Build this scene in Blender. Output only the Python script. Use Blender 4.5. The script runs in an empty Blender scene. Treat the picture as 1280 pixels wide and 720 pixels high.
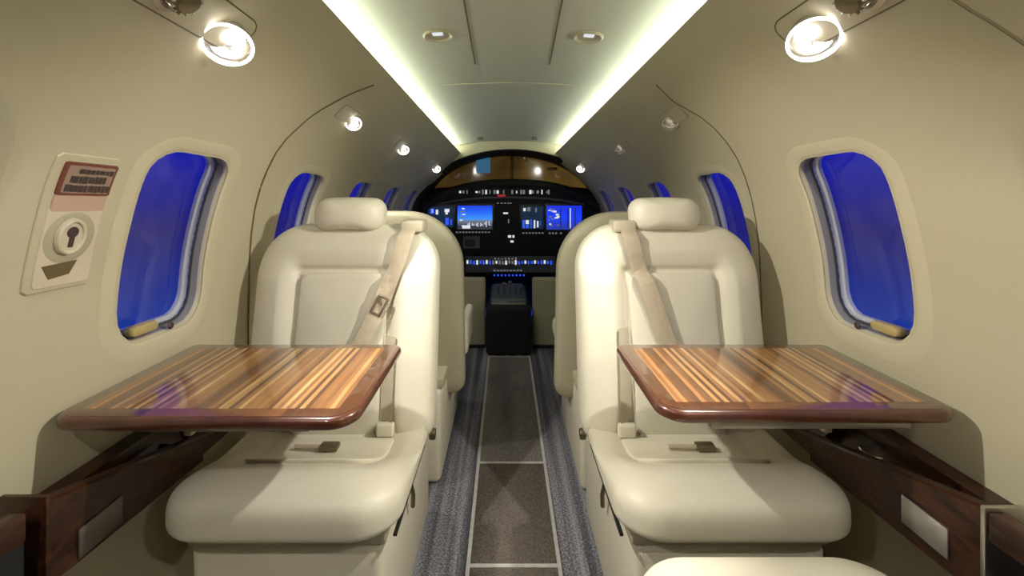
import bpy, bmesh, math, random
from mathutils import Vector, Matrix
from mathutils.geometry import delaunay_2d_cdt

random.seed(7)
S = bpy.context.scene
COL = S.collection
H = 1.07          # eye height
F = 551.0         # focal length in pixels of a 1280 wide frame
VX, VY = 632.0, 236.0
CX = 0.02         # cabin centre line

# ------------------------------------------------------------------ camera
cam = bpy.data.cameras.new('camera')
camo = bpy.data.objects.new('camera', cam)
COL.objects.link(camo)
camo.location = (0, 0, H)
camo.rotation_euler = (math.radians(90), 0, 0)
cam.sensor_fit = 'HORIZONTAL'
cam.sensor_width = 36
cam.lens = 36 * F / 1280
cam.shift_x = (640 - VX) / 1280
cam.shift_y = -(360 - VY) / 1280
cam.clip_start = 0.01
S.camera = camo

# ------------------------------------------------------------------ materials
def lin(c):
    return tuple(((v / 12.92) if v <= 0.04045 else ((v + 0.055) / 1.055) ** 2.4) for v in c)

def new_mat(name):
    m = bpy.data.materials.new(name)
    m.use_nodes = True
    nt = m.node_tree
    b = nt.nodes['Principled BSDF']
    return m, nt, b

def mat(name, col, rough=0.5, metal=0.0, coat=0.0, emit=None, estr=0.0, bump=0.0, bscale=200.0, var=0.04, vscale=6.0, spec=0.5):
    m, nt, b = new_mat(name)
    b.inputs['Roughness'].default_value = rough
    b.inputs['Metallic'].default_value = metal
    b.inputs['Coat Weight'].default_value = coat
    b.inputs['Coat Roughness'].default_value = 0.05
    b.inputs['Specular IOR Level'].default_value = spec
    tc = nt.nodes.new('ShaderNodeTexCoord')
    nz = nt.nodes.new('ShaderNodeTexNoise')
    nz.inputs['Scale'].default_value = vscale
    nz.inputs['Detail'].default_value = 4
    nt.links.new(tc.outputs['Object'], nz.inputs['Vector'])
    cr = nt.nodes.new('ShaderNodeValToRGB')
    cr.color_ramp.elements[0].position = 0.3
    cr.color_ramp.elements[1].position = 0.7
    cr.color_ramp.elements[0].color = tuple(max(0, c * (1 - var)) for c in col) + (1,)
    cr.color_ramp.elements[1].color = tuple(min(1, c * (1 + var)) for c in col) + (1,)
    nt.links.new(nz.outputs['Fac'], cr.inputs['Fac'])
    nt.links.new(cr.outputs['Color'], b.inputs['Base Color'])
    if bump:
        n2 = nt.nodes.new('ShaderNodeTexNoise')
        n2.inputs['Scale'].default_value = bscale
        n2.inputs['Detail'].default_value = 3
        nt.links.new(tc.outputs['Object'], n2.inputs['Vector'])
        bp = nt.nodes.new('ShaderNodeBump')
        bp.inputs['Strength'].default_value = bump
        bp.inputs['Distance'].default_value = 0.002
        nt.links.new(n2.outputs['Fac'], bp.inputs['Height'])
        nt.links.new(bp.outputs['Normal'], b.inputs['Normal'])
    if emit is not None:
        b.inputs['Emission Color'].default_value = tuple(emit) + (1,)
        b.inputs['Emission Strength'].default_value = estr
    return m

M = {}
M['leather'] = mat('cream_leather', (0.67, 0.62, 0.495), 0.42, bump=0.25, bscale=420, var=0.03)
M['leather_shaded'] = mat('shaded_cream_leather', (0.40, 0.365, 0.25), 0.5, bump=0.25, bscale=420, var=0.04)  # cream leather with weaker light painted into its colour
M['piping'] = mat('seam_thread', (0.34, 0.29, 0.19), 0.6)
M['wall'] = mat('cream_sidewall', (0.515, 0.462, 0.322), 0.5, bump=0.06, bscale=500, var=0.02, vscale=2)
M['bezel'] = mat('bezel_cream', (0.555, 0.50, 0.355), 0.4, var=0.02)
M['ceil'] = mat('headliner', (0.60, 0.595, 0.50), 0.55, bump=0.05, bscale=400, var=0.02, vscale=2)
M['cove'] = mat('cove_white', (0.75, 0.75, 0.68), 0.6)
M['led'] = mat('led_strip', (1, 1, 1), 0.5, emit=(0.90, 1.0, 0.86), estr=12.5)
M['seam'] = mat('seam_shadow', (0.13, 0.10, 0.055), 0.7)
M['seam_light'] = mat('seam_light', (0.66, 0.60, 0.46), 0.5)
M['chrome'] = mat('chrome', (0.82, 0.82, 0.82), 0.12, metal=1.0)
M['brushed'] = mat('brushed_steel', (0.55, 0.52, 0.47), 0.3, metal=1.0, var=0.1, vscale=30)
M['back_wall'] = mat('dim_rear_wall', (0.16, 0.13, 0.09), 0.6)  # unseen rear wall coloured dark to cut bounce light
M['rail'] = mat('rail_steel', (0.30, 0.27, 0.23), 0.35, metal=0.7)
M['bronze'] = mat('dark_bronze', (0.20, 0.165, 0.10), 0.3, metal=0.8)
M['black'] = mat('black_plastic', (0.012, 0.012, 0.014), 0.4)
M['black_soft'] = mat('black_soft', (0.006, 0.006, 0.007), 0.8)
M['fascia'] = mat('fascia_black', (0.005, 0.006, 0.009), 0.5, spec=0.2)
M['grey_plastic'] = mat('grey_plastic', (0.09, 0.10, 0.11), 0.45)
M['belt'] = mat('belt_webbing', (0.43, 0.355, 0.255), 0.7, bump=0.4, bscale=700, var=0.06, vscale=60)
M['belt_clip'] = mat('belt_clip', (0.52, 0.455, 0.34), 0.45)
M['gasket'] = mat('window_gasket', (0.05, 0.05, 0.06), 0.5)
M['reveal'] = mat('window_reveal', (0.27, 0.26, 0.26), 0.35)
M['wframe'] = mat('window_frame', (0.55, 0.57, 0.62), 0.25, metal=0.3)
M['bulb_on'] = mat('lamp_bulb', (1, 1, 1), 0.4, emit=(1.0, 0.96, 0.90), estr=9)
M['bulb_dim'] = mat('lamp_bulb_dim', (0.85, 0.82, 0.72), 0.4, emit=(1.0, 0.92, 0.8), estr=0.25)
M['reflector'] = mat('lamp_reflector', (0.92, 0.90, 0.88), 0.18, metal=1.0)
M['plaque'] = mat('red_brown_plaque', (0.15, 0.038, 0.026), 0.4)
M['plaque_dark'] = mat('plaque_dark', (0.05, 0.03, 0.025), 0.5)
M['plaque_face'] = mat('plaque_face', (0.30, 0.20, 0.15), 0.4)
M['plaque_pink'] = mat('plaque_pink', (0.50, 0.34, 0.26), 0.5)
M['plate'] = mat('cream_plate', (0.60, 0.52, 0.40), 0.4)
M['wall_shade'] = mat('pocket_shaded', (0.42, 0.38, 0.27), 0.5, var=0.02)  # wall colour darkened to paint the shade inside the recess
M['silver'] = mat('ashtray_silver', (0.62, 0.60, 0.58), 0.28, metal=0.9)
M['silver_dark'] = mat('ashtray_dark', (0.16, 0.14, 0.12), 0.3, metal=0.6)
M['scr_w'] = mat('lit_white', (0.2, 0.2, 0.2), 0.4, emit=(0.9, 0.95, 1.0), estr=0.75)
M['scr_g'] = mat('lit_grey', (0.1, 0.1, 0.1), 0.4, emit=(0.6, 0.62, 0.66), estr=0.22)
M['scr_b'] = mat('lit_blue', (0.02, 0.02, 0.2), 0.4, emit=(0.03, 0.10, 1.0), estr=0.9)
M['scr_r'] = mat('lit_red', (0.2, 0.0, 0.0), 0.4, emit=(0.5, 0.01, 0.02), estr=0.5)
M['scr_dk'] = mat('screen_dark', (0.01, 0.02, 0.03), 0.2, emit=(0.01, 0.035, 0.09), estr=0.5)
M['tan'] = mat('tan_latch', (0.46, 0.36, 0.15), 0.35)
M['visor'] = mat('blue_visor_glow', (0.02, 0.1, 0.25), 0.3, emit=(0.02, 0.17, 0.36), estr=0.42)  # blue glow painted in as emission

def burl():
    m, nt, b = new_mat('dark_burl_wood')
    tc = nt.nodes.new('ShaderNodeTexCoord')
    mp = nt.nodes.new('ShaderNodeMapping'); mp.inputs['Scale'].default_value = (14, 4, 14)
    nz = nt.nodes.new('ShaderNodeTexNoise'); nz.inputs['Scale'].default_value = 3; nz.inputs['Detail'].default_value = 8; nz.inputs['Distortion'].default_value = 1.6
    cr = nt.nodes.new('ShaderNodeValToRGB')
    cr.color_ramp.elements[0].position = 0.30; cr.color_ramp.elements[0].color = (0.010, 0.004, 0.002, 1)
    cr.color_ramp.elements[1].position = 0.75; cr.color_ramp.elements[1].color = (0.072, 0.022, 0.008, 1)
    nt.links.new(tc.outputs['Object'], mp.inputs['Vector']); nt.links.new(mp.outputs['Vector'], nz.inputs['Vector'])
    nt.links.new(nz.outputs['Fac'], cr.inputs['Fac']); nt.links.new(cr.outputs['Color'], b.inputs['Base Color'])
    b.inputs['Roughness'].default_value = 0.35; b.inputs['Specular IOR Level'].default_value = 0.3; b.inputs['Coat Weight'].default_value = 0.3; b.inputs['Coat Roughness'].default_value = 0.04
    return m
M['burl'] = burl()

def strip_wood(name, tones, width, coat=1.0):
    """strips running along local Y, each strip its own tone, grain along Y"""
    m, nt, b = new_mat(name)
    N = nt.nodes.new; L = nt.links.new
    tc = N('ShaderNodeTexCoord'); sp = N('ShaderNodeSeparateXYZ'); L(tc.outputs['Object'], sp.inputs[0])
    w = N('ShaderNodeTexNoise'); w.inputs['Scale'].default_value = 9; w.inputs['Detail'].default_value = 1
    mpw = N('ShaderNodeMapping'); mpw.inputs['Scale'].default_value = (1, 0.25, 1)
    L(tc.outputs['Object'], mpw.inputs['Vector']); L(mpw.outputs['Vector'], w.inputs['Vector'])
    dv = N('ShaderNodeMath'); dv.operation = 'DIVIDE'; dv.inputs[1].default_value = width; L(sp.outputs['X'], dv.inputs[0])
    wob = N('ShaderNodeMath'); wob.operation = 'MULTIPLY_ADD'; wob.inputs[1].default_value = 0.8; L(w.outputs['Fac'], wob.inputs[0]); L(dv.outputs[0], wob.inputs[2])
    fl = N('ShaderNodeMath'); fl.operation = 'FLOOR'; L(wob.outputs[0], fl.inputs[0])
    wn = N('ShaderNodeTexWhiteNoise'); wn.noise_dimensions = '1D'; L(fl.outputs[0], wn.inputs['W'])
    gr = N('ShaderNodeTexNoise'); gr.inputs['Scale'].default_value = 1.0; gr.inputs['Detail'].default_value = 6; gr.inputs['Roughness'].default_value = 0.7
    mp = N('ShaderNodeMapping'); mp.inputs['Scale'].default_value = (170, 9, 20)
    L(tc.outputs['Object'], mp.inputs['Vector']); L(mp.outputs['Vector'], gr.inputs['Vector'])
    ad = N('ShaderNodeMath'); ad.operation = 'MULTIPLY_ADD'; ad.inputs[1].default_value = 0.75; ad.inputs[2].default_value = -0.375; L(gr.outputs['Fac'], ad.inputs[0])
    su = N('ShaderNodeMath'); su.operation = 'ADD'; L(ad.outputs[0], su.inputs[0]); L(wn.outputs['Value'], su.inputs[1])
    cr = N('ShaderNodeValToRGB')
    e = cr.color_ramp.elements
    while len(e) < len(tones): e.new(0.5)
    for i, (p, c) in enumerate(tones):
        e[i].position = p; e[i].color = tuple(c) + (1,)
    L(su.outputs[0], cr.inputs['Fac']); L(cr.outputs['Color'], b.inputs['Base Color'])
    b.inputs['Roughness'].default_value = 0.35
    b.inputs['Coat Weight'].default_value = coat; b.inputs['Coat Roughness'].default_value = 0.03; b.inputs['Coat IOR'].default_value = 1.6
    return m
M['table_strips'] = strip_wood('striped_table_wood', [(0.0, (0.10, 0.036, 0.012)), (0.25, (0.22, 0.085, 0.025)), (0.6, (0.36, 0.16, 0.050)), (0.85, (0.46, 0.24, 0.085)), (1.0, (0.66, 0.42, 0.18))], 0.0085)
M['table_border'] = strip_wood('border_table_wood', [(0.0, (0.06, 0.018, 0.007)), (0.5, (0.17, 0.060, 0.020)), (1.0, (0.30, 0.12, 0.04))], 0.30)
M['table_edge'] = mat('mahogany_edge', (0.085, 0.024, 0.011), 0.3, coat=0.8, var=0.25, vscale=30)

def carpet_mat(name, stops, sx, scale=320, tint=0.5):
    """pile speckle over long woven stripes along Y"""
    m, nt, b = new_mat(name)
    N = nt.nodes.new; L = nt.links.new
    tc = N('ShaderNodeTexCoord')
    mp = N('ShaderNodeMapping'); mp.inputs['Scale'].default_value = (sx, 0.5, 1)
    n1 = N('ShaderNodeTexNoise'); n1.inputs['Scale'].default_value = 1; n1.inputs['Detail'].default_value = 3
    L(tc.outputs['Object'], mp.inputs['Vector']); L(mp.outputs['Vector'], n1.inputs['Vector'])
    n2 = N('ShaderNodeTexNoise'); n2.inputs['Scale'].default_value = scale; n2.inputs['Detail'].default_value = 2
    L(tc.outputs['Object'], n2.inputs['Vector'])
    mx = N('ShaderNodeMath'); mx.operation = 'MULTIPLY_ADD'; mx.inputs[1].default_value = tint; mx.inputs[2].default_value = -tint / 2
    L(n2.outputs['Fac'], mx.inputs[0])
    ad = N('ShaderNodeMath'); ad.operation = 'ADD'; L(mx.outputs[0], ad.inputs[0]); L(n1.outputs['Fac'], ad.inputs[1])
    cr = N('ShaderNodeValToRGB')
    e = cr.color_ramp.elements
    while len(e) < len(stops): e.new(0.5)
    for i, (p, c) in enumerate(stops):
        e[i].position = p; e[i].color = tuple(c) + (1,)
    L(ad.outputs[0], cr.inputs['Fac']); L(cr.outputs['Color'], b.inputs['Base Color'])
    b.inputs['Roughness'].default_value = 0.95; b.inputs['Specular IOR Level'].default_value = 0.1
    bp = N('ShaderNodeBump'); bp.inputs['Strength'].default_value = 0.6; bp.inputs['Distance'].default_value = 0.004
    L(n2.outputs['Fac'], bp.inputs['Height']); L(bp.outputs['Normal'], b.inputs['Normal'])
    return m
M['carpet'] = carpet_mat('purple_grey_carpet', [(0.32, (0.06, 0.056, 0.068)), (0.50, (0.13, 0.125, 0.145)), (0.66, (0.30, 0.29, 0.325))], 24, 170, 0.75)
M['runner_a'] = carpet_mat('runner_grey', [(0.3, (0.105, 0.092, 0.088)), (0.7, (0.26, 0.235, 0.22))], 3, 210, 1.0)
M['runner_b'] = carpet_mat('runner_brown', [(0.3, (0.048, 0.039, 0.033)), (0.7, (0.14, 0.118, 0.10))], 3, 210, 1.0)
M['runner_line'] = mat('runner_line', (0.42, 0.40, 0.38), 0.9, var=0.1, vscale=80)

def glass_mat(name, tint=(1, 1, 1)):
    m = bpy.data.materials.new(name); m.use_nodes = True
    nt = m.node_tree; nt.nodes.clear(); N = nt.nodes.new; L = nt.links.new
    o = N('ShaderNodeOutputMaterial'); mx = N('ShaderNodeMixShader'); t = N('ShaderNodeBsdfTransparent'); g = N('ShaderNodeBsdfGlossy')
    fr = N('ShaderNodeMath'); fr.operation = 'MULTIPLY'; fr.inputs[1].default_value = 0.13
    nz = N('ShaderNodeTexNoise'); nz.inputs['Scale'].default_value = 3
    g.inputs['Roughness'].default_value = 0.02; g.inputs['Color'].default_value = (0.8, 0.8, 0.9, 1)
    t.inputs['Color'].default_value = tuple(tint) + (1,)
    L(nz.outputs['Fac'], fr.inputs[0]); L(fr.outputs[0], mx.inputs[0]); L(t.outputs[0], mx.inputs[1]); L(g.outputs[0], mx.inputs[2]); L(mx.outputs[0], o.inputs[0])
    return m
M['pane'] = glass_mat('window_glass')

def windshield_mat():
    m, nt, b = new_mat('windshield_glow')
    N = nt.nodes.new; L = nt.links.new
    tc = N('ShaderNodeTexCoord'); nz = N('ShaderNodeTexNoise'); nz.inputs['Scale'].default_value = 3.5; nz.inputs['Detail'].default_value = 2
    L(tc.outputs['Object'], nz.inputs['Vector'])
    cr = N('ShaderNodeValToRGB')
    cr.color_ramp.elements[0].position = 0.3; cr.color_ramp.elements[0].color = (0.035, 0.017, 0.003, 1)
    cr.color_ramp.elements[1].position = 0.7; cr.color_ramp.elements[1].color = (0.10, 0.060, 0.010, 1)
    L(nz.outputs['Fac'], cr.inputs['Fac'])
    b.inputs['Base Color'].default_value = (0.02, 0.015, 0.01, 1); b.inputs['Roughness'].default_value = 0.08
    L(cr.outputs['Color'], b.inputs['Emission Color']); b.inputs['Emission Strength'].default_value = 0.9  # brown light in the glass painted as emission
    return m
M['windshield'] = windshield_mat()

def screen_mat(name, kind):
    m, nt, b = new_mat(name)
    N = nt.nodes.new; L = nt.links.new
    tc = N('ShaderNodeTexCoord'); sp = N('ShaderNodeSeparateXYZ'); L(tc.outputs['Generated'], sp.inputs[0])
    cr = N('ShaderNodeValToRGB')
    e = cr.color_ramp.elements
    if kind == 'sky':
        st = [(0.0, (0.05, 0.05, 0.05)), (0.12, (0.02, 0.03, 0.06)), (0.36, (0.16, 0.2, 0.28)), (0.42, (0.05, 0.30, 0.95)), (0.75, (0.01, 0.12, 0.95)), (1.0, (0.003, 0.04, 0.75))]
    else:
        st = [(0.0, (0.02, 0.04, 0.3)), (0.5, (0.01, 0.05, 0.9)), (1.0, (0.005, 0.03, 0.75))]
    while len(e) < len(st): e.new(0.5)
    for i, (p, c) in enumerate(st):
        e[i].position = p; e[i].color = tuple(c) + (1,)
    L(sp.outputs['Z'], cr.inputs['Fac'])
    b.inputs['Base Color'].default_value = (0.01, 0.01, 0.02, 1); b.inputs['Roughness'].default_value = 0.25
    L(cr.outputs['Color'], b.inputs['Emission Color']); b.inputs['Emission Strength'].default_value = 1.0
    return m
M['screen_sky'] = screen_mat('flight_display', 'sky')
M['screen_map'] = screen_mat('map_display', 'map')

# ------------------------------------------------------------------ object helpers
def obj(name, bm, m, parent=None, smooth=True, angle=40):
    me = bpy.data.meshes.new(name)
    bmesh.ops.recalc_face_normals(bm, faces=bm.faces)
    bm.to_mesh(me); bm.free()
    for p in me.polygons: p.use_smooth = smooth
    if smooth and angle is not None:
        try: me.set_sharp_from_angle(angle=math.radians(angle))
        except Exception: pass
    for mm in (m if isinstance(m, (list, tuple)) else [m]): me.materials.append(mm)
    o = bpy.data.objects.new(name, me)
    COL.objects.link(o)
    if parent is not None: o.parent = parent
    return o

def tag(o, label=None, cat=None, group=None, kind=None):
    if label: o['label'] = label
    if cat: o['category'] = cat
    if group: o['group'] = group
    if kind: o['kind'] = kind
    return o

def thing(name, label, cat, matrix=None, group=None):
    o = bpy.data.objects.new(name, None)
    o.empty_display_size = 0.05
    COL.objects.link(o)
    if matrix is not None: o.matrix_world = matrix
    return tag(o, label, cat, group)

def struct(name, bm, m, parent=None, smooth=True, angle=40):
    o = obj(name, bm, m, parent, smooth, angle)
    if parent is None: o['kind'] = 'structure'
    return o

def copy_tree(o, parent=None):
    c = o.copy(); COL.objects.link(c)
    c.parent = parent
    for ch in list(o.children): copy_tree(ch, c)
    return c

def box(bm, lo, hi, bevel=0.0, seg=2, mtx=None):
    r = bmesh.ops.create_cube(bm, size=1.0)
    vs = r['verts']
    for v in vs:
        v.co = Vector([lo[i] + (v.co[i] + 0.5) * (hi[i] - lo[i]) for i in range(3)])
    if bevel > 0:
        es = list({e for v in vs for e in v.link_edges})
        g = bmesh.ops.bevel(bm, geom=es, offset=bevel, segments=seg, affect='EDGES', profile=0.5)
        vs = g['verts']
        vs = list({v for f in g['faces'] for v in f.verts} | {v for v in vs if v.is_valid})
    if mtx is not None:
        done = set()
        stack = list(vs)
        while stack:
            v = stack.pop()
            if v in done: continue
            done.add(v)
            for e in v.link_edges: stack.append(e.other_vert(v))
        for v in done: v.co = mtx @ v.co
    return bm

def boxbm(lo, hi, bevel=0.0, seg=2, mtx=None):
    return box(bmesh.new(), lo, hi, bevel, seg, mtx)

def lathe(bm, prof, n=32, mtx=None, cap=True):
    """prof: list of (r, z)"""
    rings = []
    for r, z in prof:
        ring = []
        for i in range(n):
            a = 2 * math.pi * i / n
            p = Vector((r * math.cos(a), r * math.sin(a), z))
            ring.append(bm.verts.new(mtx @ p if mtx is not None else p))
        rings.append(ring)
    for a, b in zip(rings, rings[1:]):
        for i in range(n):
            bm.faces.new((a[i], a[(i + 1) % n], b[(i + 1) % n], b[i]))
    if cap:
        bm.faces.new(rings[0]); bm.faces.new(rings[-1])
    return bm

def tube(bm, pts, r, n=8, closed=False):
    pts = [Vector(p) for p in pts]
    rings = []
    m = len(pts)
    for i, p in enumerate(pts):
        if closed: t = pts[(i + 1) % m] - pts[i - 1]
        else: t = pts[min(i + 1, m - 1)] - pts[max(i - 1, 0)]
        t.normalize()
        up = Vector((0, 0, 1)) if abs(t.z) < 0.9 else Vector((1, 0, 0))
        a = t.cross(up).normalized(); b = t.cross(a).normalized()
        rings.append([bm.verts.new(p + a * (r * math.cos(2 * math.pi * k / n)) + b * (r * math.sin(2 * math.pi * k / n))) for k in range(n)])
    pairs = list(zip(rings, rings[1:])) + ([(rings[-1], rings[0])] if closed else [])
    for a, b in pairs:
        for k in range(n):
            bm.faces.new((a[k], a[(k + 1) % n], b[(k + 1) % n], b[k]))
    if not closed:
        bm.faces.new(rings[0]); bm.faces.new(rings[-1])
    return bm

def rrect(hx, hy, r, n=8, cx=0, cy=0):
    """rounded rectangle outline, CCW; r may be 4 radii (+x+y, -x+y, -x-y, +x-y)"""
    rs = r if isinstance(r, (list, tuple)) else [r] * 4
    out = []
    for q, (sx, sy) in enumerate(((1, 1), (-1, 1), (-1, -1), (1, -1))):
        rr = rs[q]
        ox, oy = cx + sx * (hx - rr), cy + sy * (hy - rr)
        for k in range(n + 1):
            a = math.radians(90 * q + 90 * k / n)
            out.append((ox + rr * math.cos(a), oy + rr * math.sin(a)))
    return out

def resample(pts, n):
    P = [Vector(p) for p in pts]; P.append(P[0])
    d = [0]
    for a, b in zip(P, P[1:]): d.append(d[-1] + (b - a).length)
    out = []; j = 0
    for i in range(n):
        t = d[-1] * i / n
        while d[j + 1] < t: j += 1
        f = (t - d[j]) / max(1e-9, d[j + 1] - d[j])
        out.append(P[j].lerp(P[j + 1], f))
    return out

def pad(outline, front, back, levels=40, n=112, centre=None):
    """closed cushion: outline in 2D, front/back(u, v, s) -> Vector, s = 0 centre .. 1 edge"""
    bm = bmesh.new()
    O = resample(outline, n)
    c = Vector(centre) if centre else sum(O, Vector((0, 0))) / n
    ss = [math.sin(math.pi / 2 * k / levels) for k in range(1, levels + 1)]
    def side(fn, last):
        rings = [[bm.verts.new(fn(*(c + (p - c) * s), s)) for p in O] for s in ss[:-1]]
        mid = bm.verts.new(fn(c.x, c.y, 0))
        for i in range(n): bm.faces.new((mid, rings[0][i], rings[0][(i + 1) % n]))
        rings.append(last)
        for a, b in zip(rings, rings[1:]):
            for i in range(n): bm.faces.new((a[i], b[i], b[(i + 1) % n], a[(i + 1) % n]))
    last = [bm.verts.new(front(p.x, p.y, 1.0)) for p in O]
    side(front, last); side(back, last)
    return bm

def edge(s, p=4.0):
    return max(0.0, 1 - s ** p) ** (1.0 / p)

def smooth01(a, b, x):
    t = min(1, max(0, (x - a) / (b - a)))
    return t * t * (3 - 2 * t)

def prism(outline, z0, z1, bevel=0.0, seg=3, mtx=None):
    bm = bmesh.new()
    lo = [bm.verts.new((x, y, z0)) for x, y in outline]
    hi = [bm.verts.new((x, y, z1)) for x, y in outline]
    n = len(outline)
    bm.faces.new(lo); bm.faces.new(hi)
    for i in range(n): bm.faces.new((lo[i], lo[(i + 1) % n], hi[(i + 1) % n], hi[i]))
    if bevel:
        bmesh.ops.recalc_face_normals(bm, faces=bm.faces)
        es = [e for e in bm.edges if abs(e.verts[0].co.z - e.verts[1].co.z) < 1e-6]
        bmesh.ops.bevel(bm, geom=es, offset=bevel, segments=seg, affect='EDGES', profile=0.5)
    if mtx is not None: bm.transform(mtx)
    return bm

# ------------------------------------------------------------------ the cabin shell
YF = 3.6
NEAR = [(.66, 0), (.74, .15), (.79, .30), (.815, .47), (.822, .62), (.82, .76), (.81, .90), (.787, 1.02), (.757, 1.13), (.708, 1.225), (.64, 1.32), (.56, 1.41), (.49, 1.47), (.427, 1.52)]
FAR = [(.62, 0), (.70, .15), (.745, .28), (.77, .42), (.775, .56), (.775, .69), (.768, .82), (.75, .91), (.715, .99), (.66, 1.065), (.59, 1.14), (.51, 1.21), (.435, 1.275), (.37, 1.345)]
NI = len(NEAR) - 1
def cat(P, s):
    s = min(max(s, 0), NI); i = min(int(s), NI - 1); t = s - i
    p0, p1, p2, p3 = (Vector(P[max(i - 1, 0)]), Vector(P[i]), Vector(P[i + 1]), Vector(P[min(i + 2, NI)]))
    return 0.5 * (2 * p1 + (p2 - p0) * t + (2 * p0 - 5 * p1 + 4 * p2 - p3) * t * t + (3 * p1 - p0 - 3 * p2 + p3) * t ** 3)
def wall(side, Y, s, off=0.0):
    """point on the sidewall; off > 0 moves into the cabin"""
    t = Y / YF
    a = cat(NEAR, s); b = cat(FAR, s); p = a + (b - a) * t
    P = Vector((CX + side * p.x, Y, p.y))
    if off:
        P = P + wall_n(side, Y, s) * off
    return P
def wall_n(side, Y, s):
    d1 = wall(side, Y + .01, s) - wall(side, Y - .01, s)
    d2 = wall(side, Y, min(s + .05, NI)) - wall(side, Y, max(s - .05, 0))
    n = d1.cross(d2).normalized()
    return n if n.x * side < 0 else -n
def wall_s(side, Y, z):
    lo, hi = 0.0, float(NI)
    for _ in range(40):
        m = (lo + hi) / 2
        if wall(side, Y, m).z < z: lo = m
        else: hi = m
    return lo
def hit(px, py):
    """where the sight line of the photograph meets the sidewall -> (side, Y, s)"""
    rx, rz = (px - VX) / F, (VY - py) / F
    side = -1 if rx < 0 else 1
    best = None
    for k in range(0, 1301):
        s = NI * k / 1300
        a = cat(NEAR, s); b = cat(FAR, s)
        Y = (CX + side * a.x) / (rx - side * (b.x - a.x) / YF)
        if Y <= 0.05: continue
        z = a.y + (b.y - a.y) * Y / YF
        e = abs((z - H) / Y - rz)
        if best is None or e < best[0]: best = (e, Y, s)
    return side, best[1], best[2]
def wall_frame(side, Y, s, off=0.0):
    """local z = into the cabin, local x = forward along the cabin, local y = up the wall"""
    P = wall(side, Y, s, off); n = wall_n(side, Y, s)
    x = (wall(side, Y + .01, s) - wall(side, Y - .01, s)).normalized()
    y = n.cross(x).normalized()
    if y.z < 0:
        x = -x; y = -y
    m = Matrix((x, y, n)).transposed().to_4x4(); m.translation = P
    return m

ARC = 0.113
WINS = [(-.13, 1), (.44, 1), (1.012, 1), (1.583, 1), (2.155, 1), (2.725, 1), (3.27, 1)]
WHY, S0, S1 = 0.122, 5.0, 8.62
YB = -0.95
def win_loop(Yc, k=1.0, grow=0.0, n=56):
    hb = (S1 - S0) / 2 * ARC
    pts = rrect(WHY * k + grow, hb * k + grow, 0.062 * k + grow * 0.9, 10)
    return [(Yc + p.x, (S0 + S1) / 2 + p.y / ARC) for p in resample(pts, n)]

def make_wall(side):
    loops = [win_loop(w[0]) for w in WINS]
    vs = []; es = []
    for L in loops:
        b = len(vs); vs += [Vector((y, s * ARC)) for y, s in L]
        es += [(b + i, b + (i + 1) % len(L)) for i in range(len(L))]
    def inside(y, s, g):
        for w in WINS:
            hb = (S1 - S0) / 2 + g / ARC
            if abs(y - w[0]) < WHY + g and abs(s - (S0 + S1) / 2) < hb: return True
        return False
    ny, ns = 92, 60
    for i in range(ny + 1):
        for j in range(ns + 1):
            y = YB + (YF - YB) * i / ny; s = NI * j / ns
            if not inside(y, s, 0.012): vs.append(Vector((y, s * ARC)))
    ov, oe, of, *_ = delaunay_2d_cdt(vs, es, [], 0, 1e-6)
    bm = bmesh.new()
    bv = [bm.verts.new(wall(side, v.x, v.y / ARC)) for v in ov]
    polys = [[Vector((y, s * ARC)) for y, s in L] for L in loops]
    def pin(p, poly):
        r = False; j = len(poly) - 1
        for i in range(len(poly)):
            if (poly[i].y > p.y) != (poly[j].y > p.y) and p.x < (poly[j].x - poly[i].x) * (p.y - poly[i].y) / (poly[j].y - poly[i].y) + poly[i].x: r = not r
            j = i
        return r
    for f in of:
        c = sum((ov[i] for i in f), Vector((0, 0))) / len(f)
        if any(pin(c, q) for q in polys): continue
        try: bm.faces.new([bv[i] for i in f])
        except ValueError: pass
    bmesh.ops.delete(bm, geom=[v for v in bm.verts if not v.link_faces], context='VERTS')
    return bm
for side, nm in ((-1, 'left'), (1, 'right')):
    struct('wall_' + nm, make_wall(side), M['wall'], angle=None)

def ring_strip(bm, side, Yc, specs):
    """specs: list of (scale, grow, offset)"""
    rings = []
    for k, g, o in specs:
        rings.append([bm.verts.new(wall(side, y, s, o)) for y, s in win_loop(Yc, k, g)])
    n = len(rings[0])
    for a, b in zip(rings, rings[1:]):
        for i in range(n): bm.faces.new((a[i], a[(i + 1) % n], b[(i + 1) % n], b[i]))
    return rings

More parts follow.
